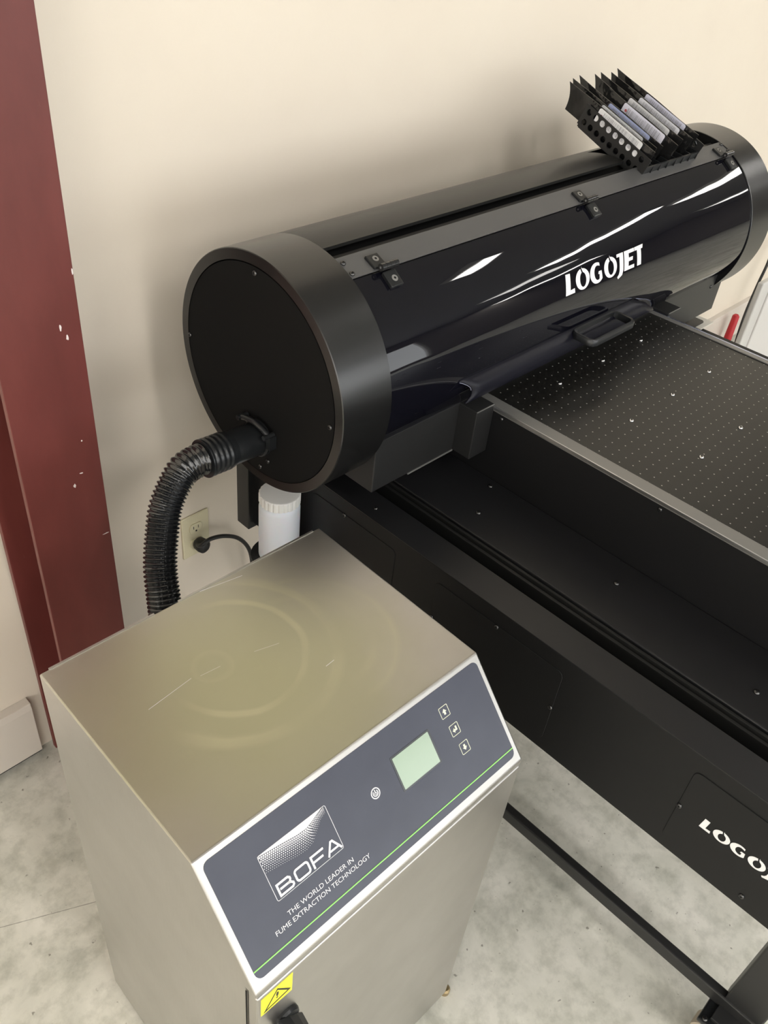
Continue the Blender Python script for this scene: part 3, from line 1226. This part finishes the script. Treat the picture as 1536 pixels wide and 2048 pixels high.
def perf_plate(x, th, nlong=9):
    bm = B()
    pitch, rad = .0182, .0062
    w_, h_ = pitch, .0215
    for j in range(2):
        for i in range(nlong):
            cu = .010 + pitch * (i + .5)
            cv = .0035 + h_ * (j + .5)
            # ring of quads between the square and the hole
            sq, ho = [], []
            for k in range(16):
                a = 2 * pi * k / 16
                cxx, cyy = cos(a), sin(a)
                m_ = max(abs(cxx), abs(cyy))
                sq.append((cu + cxx / m_ * w_ / 2, cv + cyy / m_ * h_ / 2))
                ho.append((cu + rad * cxx, cv + rad * cyy))
            A = [bm.verts.new(R0 + Vector((x - R0.x, 0, 0)) + ru * a_ + rn * b2) for a_, b2 in sq]
            H = [bm.verts.new(R0 + Vector((x - R0.x, 0, 0)) + ru * a_ + rn * b2) for a_, b2 in ho]
            for k in range(16):
                bm.faces.new((A[k], A[(k + 1) % 16], H[(k + 1) % 16], H[k]))
    for (a0, a1, b0, b1) in ((0, .010, 0, .0465), (.010 + pitch * nlong, .006 + pitch * (nlong + .4), .004, .0465), (.010, .010 + pitch * nlong, 0, .0035)):
        q = [bm.verts.new(R0 + Vector((x - R0.x, 0, 0)) + ru * a_ + rn * b2) for a_, b2 in ((a0, b0), (a1, b0), (a1, b1), (a0, b1))]
        bm.faces.new(q)
    bmesh.ops.remove_doubles(bm, verts=bm.verts, dist=1e-5)
    thicken(bm, (1, 0, 0), th)
    return bm


rack = P('ink_rack', perf_plate(1.596, .0022), M['satin'])
P('rack_plate', perf_plate(1.806, .0022), M['satin'], rack)
bm = B()
for (u0, u1, v0, v1) in ((0, .172, -.002, .0005), (.0, .003, 0, .030)):
    q = [R0 + ru * a_ + rn * b2 for a_, b2 in ((u0, v0), (u1, v0), (u1, v1), (u0, v1))]
    prism_x(bm, [(p.y, p.z) for p in q], 1.598, 1.806)
for k in range(7):
    x = 1.6235 + k * .0300
    q = [R0 + ru * a_ + rn * b2 for a_, b2 in ((-.006, -.004), (.028, -.004), (.022, .026), (.000, .030))]
    prism_x(bm, [(p.y, p.z) for p in q], x, x + .0018)
P('rack_floor', bm, M['plastic'], rack)
# rack feet into the gantry slot
bm = B()
for x in (1.62, 1.70, 1.78):
    bx(bm, x, x + .012, .848, .880, 1.095, 1.132)
P('rack_foot', bm, M['plastic'], rack)
bm = B()
tube(bm, catmull([on_arc(74, .185, 1.815), (1.80, .842, 1.150), (1.77, .850, 1.158), (1.74, .846, 1.150), (1.72, .840, 1.134)], 8), .0022, 8)
tube(bm, catmull([on_arc(76, .185, 1.865), (1.845, .850, 1.155), (1.81, .858, 1.168), (1.79, .850, 1.150)], 8), .0022, 8)
P('ink_tube', bm, M['hose'], rack, smooth=60)

# bottle holder ring on the printer
bm = B()
lathe(bm, (.775, .908, .527), (0, 0, 1), [(0, .0385), (.004, .0385)], 40)
lathe(bm, (.775, .908, .5305), (0, 0, 1), [(0, .052), (.0025, .052)], 40)
bx(bm, .775, .822, .870, .945, .5275, .5305)
P('bottle_holder', bm, M['satin'], smooth=30)

# ------------------------------------------------------------------ bottle
bt = thing('plastic_bottle', 'milky white plastic bottle with ribbed white cap below the drum end', 'bottle', (.775, .908, .533))
bm = B()
lathe(bm, (0, 0, 0), (0, 0, 1), [(0, .030), (.002, .0355), (.006, .0372), (.116, .0372), (.124, .0355), (.127, .031), (.130, .031)], 48)
obj('bottle_body', bm, M['hdpe'], bt, smooth=50)
bm = B()
n = 72
prof = [(.1285, 1.0), (.1450, 1.0), (.1470, .965), (.1474, .90)]
rings = []
for h, k in prof:
    rings.append([])
    for i in range(n):
        r = (.0366 + (.0007 if (i % 3) else -.0006) * (1 if k == 1.0 else 0)) * k
        a = 2 * pi * i / n
        rings[-1].append(bm.verts.new((r * cos(a), r * sin(a), h)))
for a, b_ in zip(rings, rings[1:]):
    for i in range(n):
        bm.faces.new((a[i], a[(i + 1) % n], b_[(i + 1) % n], b_[i]))
bm.faces.new(rings[-1])
bm.faces.new(rings[0][::-1])
obj('bottle_cap', bm, M['cap'], bt)

# ------------------------------------------------------------------ ink pouches
LABU0, LABU1 = .045, .142


def pouch_parts(seed, curl):
    rnd = random.Random(seed)
    bm = B()
    nu, nv = 22, 8
    Lg, Wd = .222, .050
    grid = {}
    ph = rnd.uniform(0, 6)
    for side in (1, -1):
        for i in range(nu + 1):
            s_ = i / nu
            for j in range(nv + 1):
                t = j / nv
                u = s_ * Lg
                v_ = t * Wd
                bulge = .0065 * (sin(pi * min(1, t)) ** .6) * (sin(pi * min(1.0, s_ * 1.08)) ** .5 if s_ < .925 else 0.0)
                bulge *= 1 if s_ < .78 else max(0, (.925 - s_) / .145)
                bulge += .0007
                xx = side * bulge + curl * max(0, s_ - .7) * sin(t * 3 + ph) * .09 + .0015 * sin(9 * s_ + ph)
                if s_ > .93:      # sealed, notched tip
                    u = Lg * .93 + (s_ - .93) * Lg * (.35 + 1.5 * (t ** 2) + .25 * sin(3 * t + ph))
                grid[(side, i, j)] = bm.verts.new((xx, u, v_))
    for side in (1, -1):
        for i in range(nu):
            for j in range(nv):
                q = [grid[(side, i, j)], grid[(side, i + 1, j)], grid[(side, i + 1, j + 1)], grid[(side, i, j + 1)]]
                bm.faces.new(q if side > 0 else q[::-1])
    for i in range(nu):
        for j in (0, nv):
            bm.faces.new((grid[(1, i, j)], grid[(1, i + 1, j)], grid[(-1, i + 1, j)], grid[(-1, i, j)]))
    for j in range(nv):
        for i in (0, nu):
            bm.faces.new((grid[(1, i, j)], grid[(1, i, j + 1)], grid[(-1, i, j + 1)], grid[(-1, i, j)]))
    return bm


names = ['black foil ink pouch with white label, nearest in the rack behind its perforated plate',
         'black foil ink pouch second in the rack, edge of its label showing',
         'black foil ink pouch third in the rack, with a blue-white label edge',
         'black foil ink pouch in mid rack with white barcode label and red dot',
         'black foil ink pouch just right of the red-dot barcode one',
         'black foil ink pouch with a strongly creased shiny label, second from the rack end',
         'black foil ink pouch last in the rack, closest to the far drum end']
px_ = [1.6070, 1.6340, 1.6600, 1.6960, 1.7330, 1.7640, 1.7920]
lmat = [M['white2'], M['white2'], mat('pale_blue_label', (.42, .47, .70), .4), mat('white_lilac_label', (.80, .79, .90), .4), M['white2'], mat('glossy_white_label', (.78, .78, .84), .15), mat('white_lilac_label_b', (.70, .70, .84), .3)]
ra = math.atan2(.357, .934)
MR = Matrix.Rotation(ra - radians(1.5), 4, 'X')
VOFF = [.008, .004, .004, .009, .007, .008, .010]
for i, x in enumerate(px_):
    base = R0 + Vector((x - R0.x, 0, 0)) + ru * (.006 + [0, .012, .012, .0, .012, .006, .010][i]) + rn * VOFF[i]
    t = thing('ink_pouch', names[i], 'ink pouch', base, 0, None)
    t['group'] = 'ink pouches in the rack'
    bm = pouch_parts(i + 3, .12 if i in (0, 3) else .06)
    bmesh.ops.transform(bm, matrix=MR, verts=bm.verts)
    body_ = obj('foil_body', bm, M['foil'], t, smooth=60)
    # label on the side facing the camera (-X)
    u0, u1, v0, v1 = .030, .142, .0300, .0520
    if i == 0:
        u0, u1, v0, v1 = .026, .142, .0235, .0525
    bm = B()
    pts = rrect(u0, u1, v0, v1, .004, 4)
    if i == 0:
        pts = rrect(u0, u1, .0225, v1, .004, 4)
    vs = [bm.verts.new((-.0092, u, v_)) for u, v_ in pts]
    bm.faces.new(vs)
    thicken(bm, (-1, 0, 0), .0004)
    bmesh.ops.transform(bm, matrix=MR, verts=bm.verts)
    lb = obj('pouch_label', bm, lmat[i], t)
    # printed bars
    bm = B()
    rnd = random.Random(i)
    u = u0 + .010
    while u < (u1 - .012):
        w2 = rnd.choice([.0005, .0008, .0012])
        q = [(u, v0 + .004), (u + w2, v0 + .004), (u + w2, v1 - .003 if u < u0 + .055 or i != 3 else v1 - .006), (u, v1 - .003)]
        vs = [bm.verts.new((-.0098, a, b2)) for a, b2 in q]
        bm.faces.new(vs)
        u += w2 + rnd.choice([.0008, .0012, .0018])
    bmesh.ops.transform(bm, matrix=MR, verts=bm.verts)
    obj('label_print', bm, mat('grey_print', (.30, .30, .33), .5), lb)
    if i in (0, 3):
        bm = B()
        vs = [bm.verts.new((-.0098, u1 - .010 + .0028 * cos(2 * pi * k / 16), v1 - .012 + .0028 * sin(2 * pi * k / 16))) for k in range(16)]
        bm.faces.new(vs)
        bmesh.ops.transform(bm, matrix=MR, verts=bm.verts)
        obj('label_dot', bm, mat('red_print', (.5, .12, .12), .5) if i == 3 else mat('dark_red_print', (.2, .08, .08), .5), lb)

# ------------------------------------------------------------------ extraction hose
hs = thing('extraction_hose', 'black corrugated hose curving from the drum end down behind the extractor', 'hose', (.50, .84, .55))
ho = Vector((.50, .84, .55))
bm = B()
axis0 = Vector((.7045, .876, .845))
axis1 = Vector((.602, .876, .850))
dA = (axis1 - axis0).normalized()
lathe(bm, axis0, dA, [(0.0, .0255), (.004, .0268), (.058, .0268), (.0585, .0268), (.066, .0290), (.070, .0290)], 40)
cuff = obj('hose_connector', bm, M['plastic'], hs, ho, smooth=35)
bm = B()
prof = [(.064, .0285)]
for k in range(4):
    b0 = .068 + k * .009
    prof += [(b0, .0290), (b0 + .003, .0300), (b0 + .006, .0300), (b0 + .0085, .0288)]
prof += [(.106, .0305), (.1085, .0302), (.1085, .0245)]
lathe(bm, axis0, dA, prof, 40)
obj('hose_cuff', bm, M['plastic'], hs, ho, smooth=50)
# clamp ring against the drum face
bm = B()
lathe(bm, axis0, dA, [(.0, .0300), (.008, .0305), (.010, .0285)], 40)
for sx_ in (-1, 1):
    d_ = Vector((0, -sx_ * .62, -sx_ * .25 + .72)).normalized()
    c0 = axis0 + dA * .006 + Vector((0, -sx_ * .024, .0225 - sx_ * -.004))
tube(bm, [axis0 + dA * .012 + Vector((0, .030, .026)), axis0 + dA * .014 + Vector((0, .018, .0315)), axis0 + dA * .014 + Vector((0, -.002, .0345)), axis0 + dA * .012 + Vector((0, -.022, .030)), axis0 + dA * .010 + Vector((0, -.031, .024))], .0046, 10)
for yy, zz in ((.031, .027), (-.033, .023)):
    lathe(bm, axis0 + Vector((-.020, yy, zz)), (1, 0, 0), [(0, .0042), (.0195, .0046)], 12)
bx(bm, .692, .7045, .836, .846, .845, .868)
obj('hose_clamp', bm, M['plastic'], hs, ho, smooth=40)
path = catmull([axis1 - dA * -.000, axis1 + dA * .020, (.555, .873, .845), (.520, .862, .812), (.498, .846, .775), (.478, .825, .735), (.464, .800, .69), (.452, .775, .62), (.445, .758, .54), (.44, .745, .44), (.44, .735, .32), (.44, .725, .22), (.44, .712, .16)], 24)
step = .0013
pp = resample(path, step)
bm = B()


def hr(i):
    k = i % 5
    return (.0214, .0240, .0252, .0242, .0218)[k]


tube(bm, pp, hr, 32)
obj('corrugated_tube', bm, M['hose'], hs, ho, smooth=75)

# ------------------------------------------------------------------ wall outlet, plug and cord
ol = thing('wall_outlet', 'cream wall outlet plate behind the hose', 'wall outlet', (.787, WY, .378))
oo = Vector((.787, WY, .378))
bm = box(.753, .822, WY - .005, WY, .322, .435)
pl = obj('outlet_plate', bm, M['ivory'], ol, oo, bevel=.003, seg=3)
for z in (.399, .356):
    bm = B()
    poly = [(.787 + .0165 * cos(2 * pi * k / 24), z + max(-.0125, min(.0125, .0165 * sin(2 * pi * k / 24)))) for k in range(24)]
    vs = [bm.verts.new((x, WY - .0075, zz)) for x, zz in poly]
    bm.faces.new(vs)
    thicken(bm, (0, 1, 0), .003)
    rc = obj('receptacle', bm, M['ivory'], ol, oo, bevel=.0006)
    bm = B()
    bx(bm, .7800, .7815, WY - .0078, WY - .0070, z - .001, z + .0065)
    bx(bm, .7920, .7935, WY - .0078, WY - .0070, z - .001, z + .0065)
    lathe(bm, (.787, WY - .0078, z - .007), (0, 1, 0), [(0, .0023), (.0008, .0023)], 12)
    obj('receptacle_slot', bm, M['ink'], rc, oo)
cd = thing('power_cord', 'black power cord plugged into the cream wall outlet', 'power cord', (.80, 1.17, .356))
co = Vector((.80, 1.17, .356))
bm = B()
lathe(bm, (.7875, WY - .0078, .358), (.15, -1, .0), [(0, .0125), (.004, .0150), (.016, .0165), (.024, .0150), (.028, .0095), (.0285, .004)], 28)
obj('plug', bm, M['rubber'], cd, co, smooth=45)
bm = B()
tube(bm, resample(catmull([(.783, WY - .016, .362), (.775, WY - .030, .371), (.779, WY - .042, .381), (.797, WY - .045, .388), (.830, WY - .048, .380), (.866, WY - .050, .355), (.893, WY - .050, .312), (.905, WY - .048, .26), (.908, WY - .045, .18), (.90, WY - .05, .08), (.93, WY - .07, .012), (1.02, WY - .08, .006), (1.15, WY - .07, .006)], 10), .006), .0047, 12)
obj('cable', bm, M['rubber'], cd, co, smooth=60)

# ------------------------------------------------------------------ things on the right behind the table
cb = thing('grey_panel', 'light grey metal panel standing upright beyond the table, cut by the right edge', 'panel', (2.70, .81, 0))
bm = box(2.495, 2.95, .800, .818, .0, .671)
obj('panel_sheet', bm, M['greybox'], cb, (2.70, .81, 0), bevel=.005, seg=3)
bm = box(2.555, 2.90, .794, .802, .04, .655)
obj('raised_front', bm, mat('pale_grey_enamel', (.66, .64, .62), .4), cb, (2.70, .81, 0), bevel=.003)
for x in (2.56, 2.86):
    bm = box(x, x + .04, .76, .86, .0, .02)
    obj('panel_foot', bm, M['satin'], cb, (2.70, .81, 0), bevel=.003)
cb2 = thing('hanging_cable', 'thin black cable hanging down the wall left of the grey panel', 'cable', (3.45, 1.15, .01))
bm = B()
tube(bm, resample(catmull([(3.72, 1.19, .85), (3.66, 1.185, .62), (3.60, 1.175, .46), (3.533, 1.15, .362), (3.513, 1.15, .27), (3.470, 1.14, .17), (3.42, 1.12, .09), (3.36, 1.09, .02), (3.25, 1.05, .008)], 10), .02), .006, 8)
obj('cable_run', bm, M['rubber'], cb2, (3.45, 1.15, .01), smooth=60)
rd = thing('red_post', 'short red post standing against the baseboard beyond the table rail', 'post', (3.375, 1.14, 0))
bm = B()
lathe(bm, (0, 0, 0), (0, 0, 1), [(0, .024), (.006, .024), (.008, .017), (.175, .014), (.182, .008)], 20)
obj('post_shaft', bm, M['red'], rd, smooth=40)
